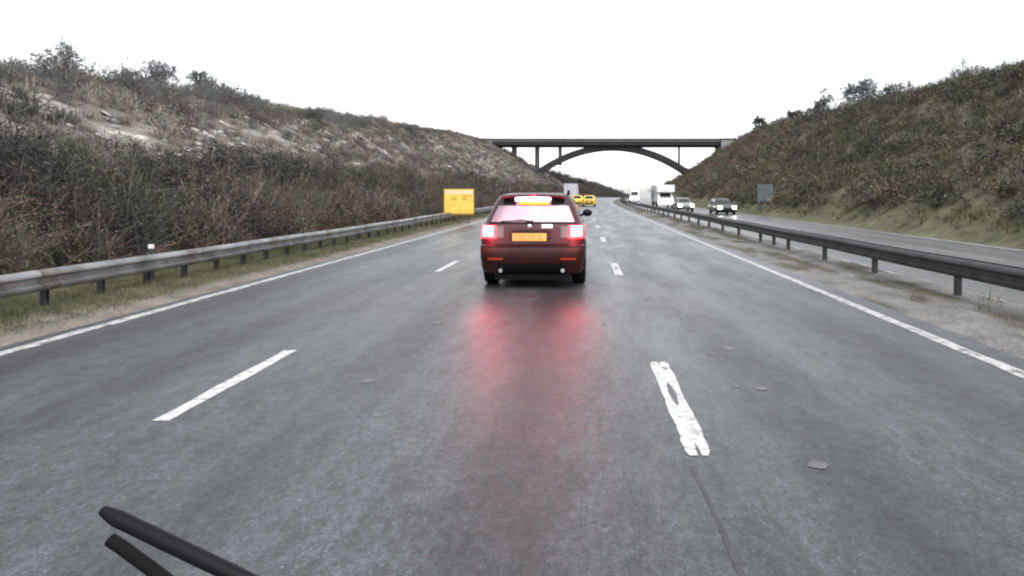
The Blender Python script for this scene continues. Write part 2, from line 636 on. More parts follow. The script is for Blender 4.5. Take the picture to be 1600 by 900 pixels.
ylong = axis([(-60, 0, 6), (0, 60, 2), (60, 460, 4), (460, 1200, 20)])
ribbon('carriageway', -6.62, 4.66, ylong, 0.0, M['road'])
ribbon('opposite_carriageway', 7.15, 15.35, ylong, -.2, M['road2'])
yfine = axis([(-10, 60, .25), (60, 450, 4)])
ribbon('edge_line', -6.42, -6.25, yfine, .004, M['paint_edge'], edge_noise=.05)
ribbon('edge_line', 4.17, 4.33, yfine, .004, M['paint_edge'], edge_noise=.06)
ribbon('edge_line', 7.45, 7.65, yfine, -.196, M['paint_edge'], edge_noise=.05)
ribbon('edge_line', 14.85, 15.02, yfine, -.196, M['paint_edge'], edge_noise=.05)


def dash_lines(name, xc, first, period, length, n, m, z, w=.13):
    mb = MB()
    for k in range(n):
        y0 = first + k * period
        if y0 < -20: continue
        ys = np.linspace(y0, y0 + length, 9)
        rows = []
        for j, y in enumerate(ys):
            e = random.uniform(-.012, .012)
            c = float(bend(y))
            rows.append([(xc - w / 2 + e + c, y, z + float(fall(y))), (xc + w / 2 + random.uniform(-.012, .012) + c, y, z + float(fall(y)))])
        mb.grid(rows)
    o = mb.build(name, m, fixn=False)
    return tag(o, kind='structure')


dash_lines('lane_line', -3.24, 4.67 - 8.9, 8.9, 2.1, 40, M['paint_w'], .004, .14)
# the right lane line: worn double strip, each dash with a bare slot down its middle
mbw = MB()
for k in range(-1, 40):
    y0 = 4.05 + k * 8.9
    L_ = 2.25
    ys = np.linspace(y0, y0 + L_, 19)
    ys = np.linspace(y0, y0 + L_, 61)
    for sgn in (-1, 1):
        rows = []
        for j, y in enumerate(ys):
            t = (y - y0) / L_
            gap = 0.0
            if .42 < t < .70: gap = .026 * math.sin((t - .42) / .28 * math.pi) + .004
            elif t > .93: gap = .012 * (t - .93) / .07
            elif t < .10: gap = .016 * (1 - t / .10)
            end = .028 * max(0, .035 - min(t, 1 - t)) / .035
            out = .090 - end + .018 * (float(NZ[1](y * 3.1 + 7 * k, 2.0 + sgn)) - .5) + .012 * (float(NZ[2](y * 14 + 3 * k, 5.0 + sgn)) - .5)
            c = float(bend(y))
            xa, xb = sorted((.785 + sgn * gap + c, .785 + sgn * out + c))
            rows.append([(xa, y, .004 + float(fall(y))), (xb, y, .004 + float(fall(y)))])
        mbw.grid(rows)
tag(mbw.build('lane_line', M['paint_w'], fixn=False), kind='structure')
dash_lines('lane_line', 11.2, 2.0, 8.9, 2.0, 30, M['paint_w'], -.196, .13)

# dark lane joint beside the right lane line, sealed with tar
mbt = MB()
rows = []
for y in np.arange(1.5, 3.95, .12):
    xc = .70 + .018 * math.sin(y * .7) + .012 * math.sin(y * 2.3 + 1)
    w = .010 + .014 * float(NZ[3](y * 1.7, 0.5))
    rows.append([(xc - w, y, .0025), (xc + w, y, .0025)])
mbt.grid(rows)
tag(mbt.build('tar_seam', M['tar'], fixn=False), kind='structure')

# flat pale flecks laid on the asphalt
mbf = MB()


def fleck(px, py, wpx, hpx):
    y = H * F / (py - VY)
    x = (px - VX) * y / F
    w = wpx * y / F
    h = hpx * y / (py - VY)
    n = 11
    vs = []
    for i in range(n):
        t = 2 * math.pi * i / n
        r = random.uniform(.7, 1.0)
        vs.append((x + w / 2 * r * math.cos(t), y + h / 2 * r * math.sin(t), .0035))
    mbf.add(vs, [tuple(range(n))])


for a in [(1138, 544, 26, 8), (1112, 553, 16, 6), (575, 596, 24, 8), (1150, 603, 16, 7), (1190, 607, 22, 8), (1278, 727, 40, 16), (1060, 487, 12, 4), (1082, 514, 16, 6),
          (684, 504, 18, 6), (944, 508, 10, 5), (717, 470, 9, 4), (1042, 468, 12, 4), (1040, 480, 9, 4), (942, 585, 14, 7), (700, 486, 14, 5), (1110, 498, 14, 5)]:
    fleck(*a)
tag(mbf.build('pale_flecks', M['fleck_grey'], fixn=False), kind='structure')


# ------------------------------------------------------------------ bridge
YB = 180.0


def bx(px): return (px - VX) * YB / F


def bz(py): return H + (VY - py) * YB / F


br = thing('arch_bridge', 'concrete open-spandrel arch bridge spanning the motorway cutting', 'bridge', (bx(957), YB, 0))
ox = bx(957)
mb = MB()
zt, zb_ = bz(219.5), bz(226.5)
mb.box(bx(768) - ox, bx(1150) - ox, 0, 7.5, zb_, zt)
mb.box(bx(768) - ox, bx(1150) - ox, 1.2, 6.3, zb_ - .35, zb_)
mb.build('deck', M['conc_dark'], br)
for y0 in (-.25, 7.2):
    mb = MB()
    mb.box(bx(766) - ox, bx(1150) - ox, y0, y0 + .55, zt - .5, zt + .62)
    for k in range(38):
        xx = bx(768) - ox + k * (bx(1148) - bx(768)) / 37
        mb.box(xx - .05, xx + .05, y0 + .2, y0 + .3, zt + .62, zt + 1.05)
    mb.box(bx(766) - ox, bx(1150) - ox, y0 + .18, y0 + .32, zt + .98, zt + 1.08)
    mb.build('parapet', M['conc'], br)
# arch rib
mb = MB()
xl, xr = bx(830), bx(1086)
pts = []
for i in range(49):
    t = i / 48
    u = 2 * t - 1
    xx = xl + (xr - xl) * t
    zc = bz(229.5) - (bz(229.5) - bz(276.5)) * (abs(u) ** 2.05)
    th = .80 + .25 * abs(u)
    pts.append((xx - ox, zc, th))
vs, fs = [], []
for (xx, zc, th) in pts:
    vs += [(xx, 1.4, zc - th), (xx, 6.1, zc - th), (xx, 6.1, zc + th), (xx, 1.4, zc + th)]
for i in range(len(pts) - 1):
    for k in range(4):
        j = (k + 1) % 4
        fs.append((i * 4 + k, i * 4 + j, i * 4 + 4 + j, i * 4 + 4 + k))
fs += [(0, 1, 2, 3), tuple(len(vs) - 4 + k for k in (3, 2, 1, 0))]
mb.add(vs, fs)
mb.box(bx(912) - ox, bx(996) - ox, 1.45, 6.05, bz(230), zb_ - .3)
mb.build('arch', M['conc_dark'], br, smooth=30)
for px, pb, w in ((801.5, 268, .68), (838, 276, .62), (874.5, 252, .50), (1064, 262, .12)):
    mb = MB()
    mb.rbox(bx(px) - ox - w, bx(px) - ox + w, 2.2, 5.2, bz(pb) - 1.0, zb_ - .30, .08)
    mb.build('pier', M['conc'], br)
for x0, x1 in ((749, 769), (1126, 1146)):
    mb = MB()
    a, b = bx(x0) - ox, bx(x1) - ox
    mb.rbox(a, b, -.9, 8.4, bz(224) - 4, bz(219), .1)
    ab = mb.build('abutment', M['conc_pale'], br)
    mb = MB()
    mb.rbox(a - .1, b + .1, -1.0, 8.5, bz(219) + .002, bz(219) + .5, .08)
    mb.build('coping', M['conc_dark'], ab)


# ------------------------------------------------------------------ safety barriers
def w_profile():
    # (out, z) of a corrugated beam, centred
    return [(0, -.155), (.05, -.14), (.078, -.10), (.078, -.065), (.012, -.03), (.012, .03), (.078, .065), (.078, .10), (.05, .14), (0, .155)]


def beam(mb, xc, ys, zc, side, th=.006):
    prof = w_profile()
    rows_o, rows_i = [], []
    for y in ys:
        c = float(bend(y))
        zz = zc + float(fall(y)) + .012 * math.sin(y * .21) + .006 * math.sin(y * .9)
        rows_o.append([(xc + side * a + c, y, zz + b) for a, b in prof])
        rows_i.append([(xc + side * (a - th) + c, y, zz + b) for a, b in prof])
    mb.grid(rows_o)
    mb.grid(rows_i)


gl = thing('safety_barrier', 'galvanised corrugated crash barrier on many short posts along the left grass verge', 'crash barrier', (0, 0, 0))
mb = MB()
beam(mb, -7.72, axis([(2, 60, 1.2), (60, 240, 4)]), .49, 1)
mb.build('rail', M['galv'], gl, smooth=40, fixn=False)
for k in range(22):
    mb = MB()
    beam(mb, -7.715, [5.4 + 3.2 * k, 5.72 + 3.2 * k], .49, 1)
    mb.build('splice_plate', M['galv_joint'], gl, smooth=40, fixn=False)
ysp = list(np.arange(4.7, 36, 1.03)) + list(np.arange(36.8, 150, 2.06))
z0p = .10
stuffp = MB()
for i, y in enumerate(ysp):
    mb = MB()
    c = float(bend(y))
    gz = float(terrain(-7.82 + c, y)) - .25
    ln = random.uniform(-.012, .012)
    vs = []
    zt_ = .62
    for z, dx in ((gz, 0), (zt_, ln)):
        for (a, b) in ((-.045, -.03), (.045, -.03), (.045, -.022), (-.032, -.022), (-.032, .022), (.045, .022), (.045, .03), (-.045, .03)):
            vs.append((-7.80 + a + dx + c, y + b, z))
    fs = [(k, (k + 1) % 8, 8 + (k + 1) % 8, 8 + k) for k in range(8)] + [tuple(range(8, 16)), tuple(range(7, -1, -1))]
    mb.add(vs, fs)
    mb.build('post', M['galv_dull'], gl)
    if i >= 92: break

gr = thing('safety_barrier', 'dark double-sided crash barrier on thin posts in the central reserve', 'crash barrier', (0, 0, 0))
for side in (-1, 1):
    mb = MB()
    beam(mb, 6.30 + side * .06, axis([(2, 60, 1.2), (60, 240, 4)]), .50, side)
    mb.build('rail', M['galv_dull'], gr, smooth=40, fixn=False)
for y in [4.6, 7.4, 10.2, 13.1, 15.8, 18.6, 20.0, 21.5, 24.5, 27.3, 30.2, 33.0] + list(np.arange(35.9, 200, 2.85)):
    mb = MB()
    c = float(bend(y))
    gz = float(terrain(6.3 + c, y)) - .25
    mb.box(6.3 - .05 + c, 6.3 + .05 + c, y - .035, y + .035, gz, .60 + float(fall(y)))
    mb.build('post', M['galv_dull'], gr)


# ------------------------------------------------------------------ signs and posts
sg = thing('road_sign', 'plain yellow temporary works sign on two posts beside the left barrier', 'road sign', (-7.19, 35.4, 0))
z0, z1 = .56, 2.0
mb = MB()
mb.rbox(-.86, .86, 0, .03, z0, z1, .012)
pn = mb.build('panel', M['yellow'], sg)
mb = MB()
mb.box(-.80, .80, -.005, -.001, z1 - .30, z1 - .07)
mb.build('pale_band', M['sign_pale'], pn)
for xa, xb, za, zb in ((-.42, -.12, .66, .50), (.18, .46, .66, .50), (.24, .74, .45, .36)):
    mb = MB()
    mb.box(xa, xb, -.0045, -.001, z1 - za, z1 - zb)
    mb.build('worn_print', M['sign_mark'], pn)
mb = MB()
for a, b, c_, d in ((-.89, -.862, z0 - .03, z1 + .03), (.862, .89, z0 - .03, z1 + .03)):
    mb.box(a, b, -.012, .042, c_, d)
mb.box(-.862, .862, -.012, .042, z1 + .001, z1 + .03)
mb.box(-.862, .862, -.012, .042, z0 - .09, z0 - .001)
mb.build('frame', M['sign_frame'], sg)
for xx in (-.55, .55):
    mb = MB()
    mb.tube([(xx, .07, float(terrain(-7.19 + xx, 35.4)) - .3), (xx, .07, z1 - .1)], .035)
    mb.build('post', M['galv_dull'], sg, smooth=40)

gs = thing('road_sign', 'grey blank sign on posts at the foot of the right bank', 'road sign', (16.1, 53.5, float(terrain(16.1, 53.5))), R(6))
mb = MB()
zz = 1.75 - gs.location.z
mb.rbox(-.72, .72, 0, .025, zz - .75, zz + .78, .01)
mb.build('panel', M['grey_sign'], gs)
mb = MB()
mb.box(.12, .58, -.006, -.001, zz - .66, zz - .42)
mb.build('pale_patch', M['conc_pale'], gs)
for xx in (-.42, .42):
    mb = MB()
    mb.tube([(xx, .055, -.4), (xx, .055, zz + .7)], .038)
    mb.build('post', M['galv_dull'], gs, smooth=40)

mp = thing('marker_post', 'slim white verge marker post behind the left barrier', 'marker post', (-8.05, 11.35, float(terrain(-8.05, 11.35))))
mb = MB()
mb.rbox(-.05, .05, -.02, .02, -.2, .58, .006)
mb.build('post', M['galv_dull'], mp)
mb = MB()
mb.rbox(-.05, .05, -.024, .024, .58, .66, .008)
mb.build('cap', M['white_mark'], mp)

ms = thing('sign_post', 'thin grey post with a narrow plate in the central reserve', 'sign post', (6.95, 60, 0))
mb = MB()
mb.tube([(0, 0, -.3), (0, 0, 2.05)], .045)
mb.build('pole', M['galv_dull'], ms, smooth=40)
mb = MB()
mb.rbox(-.16, .16, -.07, -.05, 1.25, 2.0, .008)
mb.build('plate', M['grey_sign'], ms)


# ------------------------------------------------------------------ vehicles
class Shell:
    """car body as a stack of rounded plan outlines; rear at y=0, front at +y"""
    def __init__(s, levels, rr=.22, rf=.35):
        s.L = levels
        s.rr, s.rf = rr, rf
        s.z = [l[0] for l in levels]

    def at(s, z):
        return tuple(float(np.interp(z, s.z, [l[k] for l in s.L])) for k in (1, 2, 3))

    def rear(s, x, z):
        w, a, b = s.at(z)
        r = min(s.rr, w * .6)
        e = abs(x) - (w - r)
        return a if e <= 0 else a + r - math.sqrt(max(r * r - min(e, r) ** 2, 0))

    def outline(s, w, a, b):
        n = 7
        rr, rf = min(s.rr, w * .6), min(s.rf, w * .7, (b - a) * .4)
        P = [(x, a) for x in np.linspace(-(w - rr), w - rr, 7)]
        P += [(w - rr + rr * math.sin(t), a + rr - rr * math.cos(t)) for t in np.linspace(0, math.pi / 2, n)[1:]]
        P += [(w, y) for y in np.linspace(a + rr, b - rf, 9)[1:]]
        P += [(w - rf + rf * math.cos(t), b - rf + rf * math.sin(t)) for t in np.linspace(0, math.pi / 2, n)[1:]]
        P += [(x, b) for x in np.linspace(w - rf, -(w - rf), 7)[1:]]
        P += [(-(w - rf) - rf * math.sin(t), b - rf + rf * math.cos(t)) for t in np.linspace(0, math.pi / 2, n)[1:]]
        P += [(-w, y) for y in np.linspace(b - rf, a + rr, 9)[1:]]
        P += [(-(w - rr) - rr * math.cos(t), a + rr - rr * math.sin(t)) for t in np.linspace(0, math.pi / 2, n)[1:-1]]
        return P

    def body(s, mb):
        vs, fs = [], []
        for z, w, a, b in s.L:
            o = s.outline(w, a, b)
            n = len(o)
            vs += [(x, y, z) for x, y in o]
        for l in range(len(s.L) - 1):
            for i in range(n):
                j = (i + 1) % n
                fs.append((l * n + i, l * n + j, l * n + n + j, l * n + n + i))
        fs += [tuple(range(n - 1, -1, -1)), tuple(range((len(s.L) - 1) * n, len(s.L) * n))]
        return mb.add(vs, fs)

    def rear_patch(s, mb, x0, x1, z0, z1, off, th=.02, nx=13, nz=7, shape=None):
        P = []
        for z in np.linspace(z0, z1, nz):
            row = []
            t = (z - z0) / (z1 - z0)
            a, b = (x0, x1) if shape is None else shape(t)
            for x in np.linspace(a, b, nx):
                row.append((x, s.rear(x, z) - off, z))
            P.append(row)
        return mb.slab(P, (0, th, 0))

    def front_patch(s, mb, x0, x1, z0, z1, off, th=.02, nx=9, nz=5, shape=None):
        P = []
        for z in np.linspace(z0, z1, nz):
            w, a, b = s.at(z)
            r = min(s.rf, w * .7)
            t = (z - z0) / (z1 - z0)
            u0, u1 = (x0, x1) if shape is None else shape(t)
            row = []
            for x in np.linspace(u0, u1, nx):
                e = abs(x) - (w - r)
                y = b if e <= 0 else b - r + math.sqrt(max(r * r - min(e, r) ** 2, 0))
                row.append((x, y + off, z))
            P.append(row)
        return mb.slab(P, (0, -th, 0))

    def side_patch(s, mb, side, y0f, y1f, z0, z1, off, nz=5):
        P = []
        for z in np.linspace(z0, z1, nz):
            w = s.at(z)[0]
            P.append([(side * (w + off), y, z) for y in np.linspace(y0f(z), y1f(z), 6)])
        return mb.slab(P, (-side * .012, 0, 0))


def add_wheels(root, w, ys, r, tw, mtyre, mrim):
    for side in (-1, 1):
        for y in ys:
            mb = MB()
            x = side * w
            mb.lathe_x([(-side * tw, r * .62), (-side * tw, r * .9), (-side * (tw - .03), r), (-side * .035, r), (0, r * .9), (0, r * .66), (-side * .02, r * .62)], x, y, r)
            wh = mb.build('wheel', mtyre, root, smooth=35)
            mb = MB()
            mb.lathe_x([(-side * .015, r * .66), (side * .004, r * .64), (-side * .02, r * .5), (-side * .012, r * .14), (side * .006, r * .1)], x, y, r, n=10)
            mb.build('rim', mrim, wh)


# --- the SUV ahead
SX, SY = -.915, 11.0
suv = thing('suv', 'four wheel drive, reddened by painted-in flare, braking ahead with lit brake lights', 'car', (SX, SY, 0))
S = Shell([(.22, .80, .38, 4.3), (.29, .90, .14, 4.55), (.46, .945, .05, 4.7), (.60, .965, .005, 4.78), (.70, .968, 0, 4.8), (.785, .966, .012, 4.8), (.80, .964, .05, 4.79),
           (.815, .963, .075, 4.79), (.93, .965, .085, 4.76), (1.04, .962, .10, 4.66), (1.10, .950, .115, 4.45), (1.145, .93, .13, 4.0), (1.17, .91, .145, 3.6),
           (1.24, .885, .185, 3.42), (1.35, .845, .265, 3.17), (1.48, .795, .365, 2.88), (1.58, .75, .44, 2.65), (1.655, .705, .50, 2.45), (1.70, .665, .54, 2.25),
           (1.735, .605, .60, 2.05), (1.752, .50, .72, 1.85), (1.758, .30, .95, 1.6)], .24, .4)
mb = MB()
S.body(mb)
mb.build('body', M['flare_red'], suv, smooth=38)
# bumper cover
mb = MB()
S.rear_patch(mb, -.945, .945, .33, .79, .035, .05, 25, 9)
bump = mb.build('bumper', M['flare_red_low'], suv, smooth=40)
mb = MB()
S.rear_patch(mb, -.62, .62, .255, .47, .055, .03, 15, 4)
mb.build('diffuser', M['blackplastic'], bump, smooth=40)
for sx in (-.66, .66):
    mb = MB()
    S.rear_patch(mb, sx - .14, sx + .14, .545, .585, .043, .012, 6, 2)
    mb.build('reflector', M['reflector'], bump)
for sx in (-.56, .56):
    mb = MB()
    mb.tube([(sx, -.06, .36), (sx, .25, .36)], .036, 12)
    mb.build('exhaust_pipe', M['chrome'], suv, smooth=40)
mb = MB()
mb.box(-.70, .70, .2, 4.2, .16, .30)
mb.build('underbody', M['blackplastic'], suv)
# tailgate skin with a shut line all round
mb = MB()
S.rear_patch(mb, -.672, .672, .818, 1.19, .006, .02, 17, 7)
mb.build('shut_line', M['blackplastic'], suv)
mb = MB()
S.rear_patch(mb, -.95, .95, .783, .797, .037, .03, 25, 2)
mb.build('bumper_gap', M['blackplastic'], suv)
mb = MB()
S.rear_patch(mb, -.66, .66, .83, 1.185, .012, .03, 17, 7)
tg = mb.build('tailgate', M['flare_red'], suv, smooth=40)
mb = MB()
S.rear_patch(mb, -.33, .33, 1.075, 1.115, .035, .03, 9, 3)
mb.build('tailgate_handle', M['flare_red'], tg, smooth=40)
mb = MB()
S.rear_patch(mb, -.42, .34, .865, 1.07, .0135, .004, 9, 3)
mb.build('plate_recess', M['flare_red_low'], tg)
mb = MB()
S.rear_patch(mb, -.36, .26, .885, 1.02, .022, .012, 9, 3)
npl = mb.build('number_plate', M['plate'], tg)
mb = MB()
xx = -.31
marks = 0
for wch in (.055, .05, .06, .05, .06, .055, .05):
    mb = MB()
    zA, zB, st = .912, .992, .014
    pat = ('lt', 'lrm', 'ltb', 'rt', 'ltm', 'rbt', 'lb')[marks]
    marks += 1
    for ch in pat:
        a_, b_, c_, d_ = {'l': (xx, xx + st, zA, zB), 'r': (xx + wch - st, xx + wch, zA, zB), 't': (xx + st * .5, xx + wch, zB - st, zB - .0005),
                          'b': (xx + st * .5, xx + wch - .0005, zA + .0005, zA + st), 'm': (xx + st * .5, xx + wch - st * .5, .946, .958)}[ch]
        S.rear_patch(mb, a_, b_, c_, d_, .0235 + .0002 * 'lrtbm'.index(ch), .003, 2, 2)
    xx += wch + (.035 if abs(xx + wch + .05) < .03 else .018)
    mb.build('plate_marking', M['plate_ink'], npl)
mb = MB()
n = 16
for yy, rr_ in ((0, .041), (.015, .041)):
    pass
prof = [(S.rear(-.05, 1.145) - .03 + d, r) for d, r in ((0, .030), (.004, .040), (.028, .042))]
vs, fs = [], []
for y, r in prof:
    for k in range(n):
        t = 2 * math.pi * k / n
        vs.append((-.05 + r * math.cos(t), y, 1.145 + r * math.sin(t)))
for i in range(2):
    for k in range(n):
        j = (k + 1) % n
        fs.append((i * n + k, i * n + j, i * n + n + j, i * n + n + k))
fs.append(tuple(range(n)))
mb.add(vs, fs)
mb.build('badge', M['chrome'], tg, smooth=40)
mb = MB()
S.rear_patch(mb, .17, .37, 1.115, 1.18, .021, .010, 5, 3)
mb.build('white_patch', M['white_mark'], tg)  # plain white patch right of centre on the tailgate
# rear screen
mb = MB()
S.rear_patch(mb, 0, 0, 1.225, 1.655, .008, .02, 19, 9, shape=lambda t: (-.77 + .17 * t, .77 - .17 * t))
rs = mb.build('rear_window', M['rearglass'], suv, smooth=40)
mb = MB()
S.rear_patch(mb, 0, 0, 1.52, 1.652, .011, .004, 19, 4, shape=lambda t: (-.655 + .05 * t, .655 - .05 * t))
mb.build('spoiler_shade_band', M['glass'], rs, smooth=40)  # dark glass strip painted in as shade under the spoiler
mb = MB()
S.rear_patch(mb, 0, 0, 1.19, 1.226, .012, .02, 19, 3, shape=lambda t: (-.80 + .02 * t, .80 - .02 * t))
mb.build('window_seal', M['blackplastic'], rs, smooth=40)
mb = MB()
pts_ = [(x, S.rear(x, z) - .04, z) for x, z in ((.02, 1.235), (-.18, 1.25), (-.40, 1.242), (-.58, 1.235))]
mb.tube(pts_, .011, 6)
pts_ = [(.02, S.rear(0, 1.2) - .05, 1.205), (-.18, S.rear(-.18, 1.25) - .055, 1.26), (-.30, S.rear(-.3, 1.25) - .05, 1.252)]
mb.tube(pts_, .012, 6)
mb.build('rear_wiper', M['blackplastic'], suv, smooth=40)
# spoiler over the screen with the high brake light under it
P = []
for x in np.linspace(-.60, .60, 15):
    k = 1 - (abs(x) / .60) ** 4 * .3
    P.append([(x, .62, 1.748 - .02 * (abs(x) / .6) ** 2), (x, .40 + .10 * (1 - k), 1.742 - .03 * (abs(x) / .6) ** 2), (x, .33 + .14 * (1 - k), 1.715 - .03 * (abs(x) / .6) ** 2)])
mb = MB()
mb.slab(P, (0, .015, -.035))
sp = mb.build('spoiler', M['flare_red'], suv, smooth=40)
mb = MB()
mb.rbox(-.34, .32, .36, .42, 1.605, 1.69, .012)
hb = mb.build('high_brake_light', M['lamp_core'], sp)
ld = bpy.data.lights.new('high_brake_glow', 'POINT')
ld.energy = 4
ld.color = (1, .07, .12)
ld.shadow_soft_size = .05
lo = bpy.data.objects.new('high_brake_glow', ld)
C.objects.link(lo)
lo.parent = hb
lo.location = (0, .27, 1.66)
mb = MB()
mb.rbox(-.26, .28, .375, .43, 1.54, 1.60, .01)
mb.build('amber_strip', M['lamp_amber'], sp)
# roof rails
for side in (-1, 1):
    mb = MB()
    mb.tube([(side * .63, .72, 1.70), (side * .635, .80, 1.785), (side * .645, 1.4, 1.80), (side * .635, 2.0, 1.775), (side * .62, 2.15, 1.69)], .018, 8)
    mb.build('roof_rail', M['blackplastic'], suv, smooth=40)
    # side windows and mirror
    mb = MB()
    S.side_patch(mb, side, lambda z: .62 + (z - 1.2) * .55, lambda z: 3.28 - (z - 1.2) * 2.0, 1.20, 1.62, .004)
    mb.build('side_window', M['glass'], suv)
    mb = MB()
    for k in range(1):
        c0 = Vector((side * 1.03, 3.05, 1.30))
        vs, fs = [], []
        for i in range(7):
            ph = math.pi * i / 6
            for j in range(12):
                th = 2 * math.pi * j / 12
                vs.append((c0.x + .115 * math.sin(ph) * math.cos(th), c0.y + .085 * math.cos(ph) * 1.0, c0.z + .085 * math.sin(ph) * math.sin(th)))
        for i in range(6):
            for j in range(12):
                k2 = (j + 1) % 12
                fs.append((i * 12 + j, i * 12 + k2, i * 12 + 12 + k2, i * 12 + 12 + j))
        mb.add(vs, fs)
        mb.tube([(side * .87, 3.05, 1.24), (side * .96, 3.05, 1.27)], .025, 8)
    mb.build('door_mirror', M['blackplastic'], suv, smooth=60)
    for yy in (.92, 3.85):
        mb = MB()
        n = 20
        vs, fs = [], []
        for k in range(n + 1):
            t = math.pi * k / n
            for r in (.40, .47):
                vs.append((side * .966, yy + r * math.cos(t), .37 + r * math.sin(t)))
                vs.append((side * .985, yy + r * math.cos(t), .37 + r * math.sin(t)))
        for k in range(n):
            a = k * 4
            fs += [(a, a + 1, a + 5, a + 4), (a + 1, a + 3, a + 7, a + 5), (a + 3, a + 2, a + 6, a + 7)]
        mb.add(vs, fs)
        mb.build('wheel_arch', M['blackplastic'], suv)
add_wheels(suv, .975, (.92, 3.85), .37, .26, M['rubber'], M['rim'])
for side in (-1, 1):
    x0, x1 = sorted((side * .66, side * .955))
    mb = MB()
    S.rear_patch(mb, x0, x1, .925, 1.165, .022, .05, 13, 9)
    ll = mb.build('brake_light', M['lamp_red'], suv, smooth=40)
    a, b = sorted((side * .715, side * .905))
    mb = MB()
    S.rear_patch(mb, a, b, .975, 1.145, .027, .012, 9, 6)
    mb.build('bulb', M['lamp_core'], ll, smooth=40)
    a, b = sorted((side * .52, side * .655))
    mb = MB()
    S.rear_patch(mb, a, b, .945, 1.15, .02, .03, 6, 6)
    mb.build('inner_lens', M['lamp_off'], suv, smooth=40)
    ld = bpy.data.lights.new('brake_glow', 'POINT')
    ld.energy = 10
    ld.color = (1, .07, .10)
    ld.shadow_soft_size = .05
    lo = bpy.data.objects.new('brake_glow', ld)
    C.objects.link(lo)
    lo.parent = ll
    lo.location = (side * .82, -.085, 1.03)


# --- other vehicles
def simple_car(name, label, loc, rz, paint, back_glass=True, headlights=False, stripe=None):
    t = thing(name, label, 'car', loc, rz)
    s = Shell([(.22, .70, .25, 3.9), (.32, .80, .06, 4.15), (.5, .86, 0, 4.25), (.65, .87, .02, 4.25), (.85, .865, .05, 4.1), (.93, .85, .07, 3.7), (.97, .83, .10, 3.1),
               (1.1, .78, .22, 2.85), (1.3, .70, .42, 2.45), (1.42, .64, .55, 2.15), (1.47, .55, .70, 1.95), (1.485, .35, .95, 1.7)], .2, .35)
    mb = MB()
    s.body(mb)
    mb.build('body', paint, t, smooth=38)
    mb = MB()
    s.rear_patch(mb, 0, 0, 1.0, 1.40, .006, .015, 9, 5, shape=lambda u: (-.70 + .13 * u, .70 - .13 * u))
    mb.build('rear_window', M['glass'], t, smooth=40)
    mb = MB()
    s.front_patch(mb, 0, 0, 1.0, 1.40, .006, .015, 9, 5, shape=lambda u: (-.72 + .13 * u, .72 - .13 * u))
    mb.build('windscreen', M['glass'], t, smooth=40)
    for side in (-1, 1):
        mb = MB()
        s.side_patch(mb, side, lambda z: .55 + (z - 1) * .6, lambda z: 2.9 - (z - 1) * 1.8, 1.0, 1.38, .004)
        mb.build('side_window', M['glass'], t)
        a, b = sorted((side * .62, side * .84))
        mb = MB()
        s.rear_patch(mb, a, b, .70, .92, .012, .03, 5, 4)
        mb.build('rear_light', M['reflector'], t, smooth=40)
        a, b = sorted((side * .48, side * .80))
        mb = MB()
        s.front_patch(mb, a, b, .55, .80, .015, .03, 5, 4)
        mb.build('headlight', M['headlamp'] if headlights else M['lamp_off'], t, smooth=40)
    mb = MB()
    s.rear_patch(mb, -.55, .55, .40, .55, .012, .02, 7, 3)
    mb.build('bumper_insert', M['blackplastic'], t)
    if stripe:
        for k in (-1, 1):
            mb = MB()
            P = []
            for u in np.linspace(0, 1, 6):
                x = k * (.06 + .48 * u)
                z = .90 - .24 * u
                P.append([(x, s.rear(x, z) - .012, z), (x, s.rear(x, z - .16) - .012, z - .16)])
            mb.slab(P, (0, .008, 0))
            mb.build('chevron', stripe, t)
    add_wheels(t, .872, (.75, 3.35), .31, .2, M['rubber'], M['rim'])
    return t


def lane(xp, y):
    return (xp + float(bend(y)), y, float(fall(y)))


def head(y):
    return -math.atan(max(y - 60, 0) / 1263.0)


simple_car('car', 'yellow car with a black chevron on its tail in the middle lane ahead', lane(.72, 80), head(80), M['car_yellow'], stripe=M['blackplastic'])
simple_car('car', 'plain yellow car half hidden behind the braking four wheel drive', lane(-.95, 84), head(84), M['car_yellow'])
oc = simple_car('car', 'dark oncoming car with both headlights glaring on the opposite carriageway', (12.95, 58.5, -.2), R(180), M['car_dark'], headlights=True)
oc2 = simple_car('car', 'grey oncoming car with lit headlights just in front of the white lorry', (10.9, 68, -.2), R(180), M['car_mid'], headlights=True)


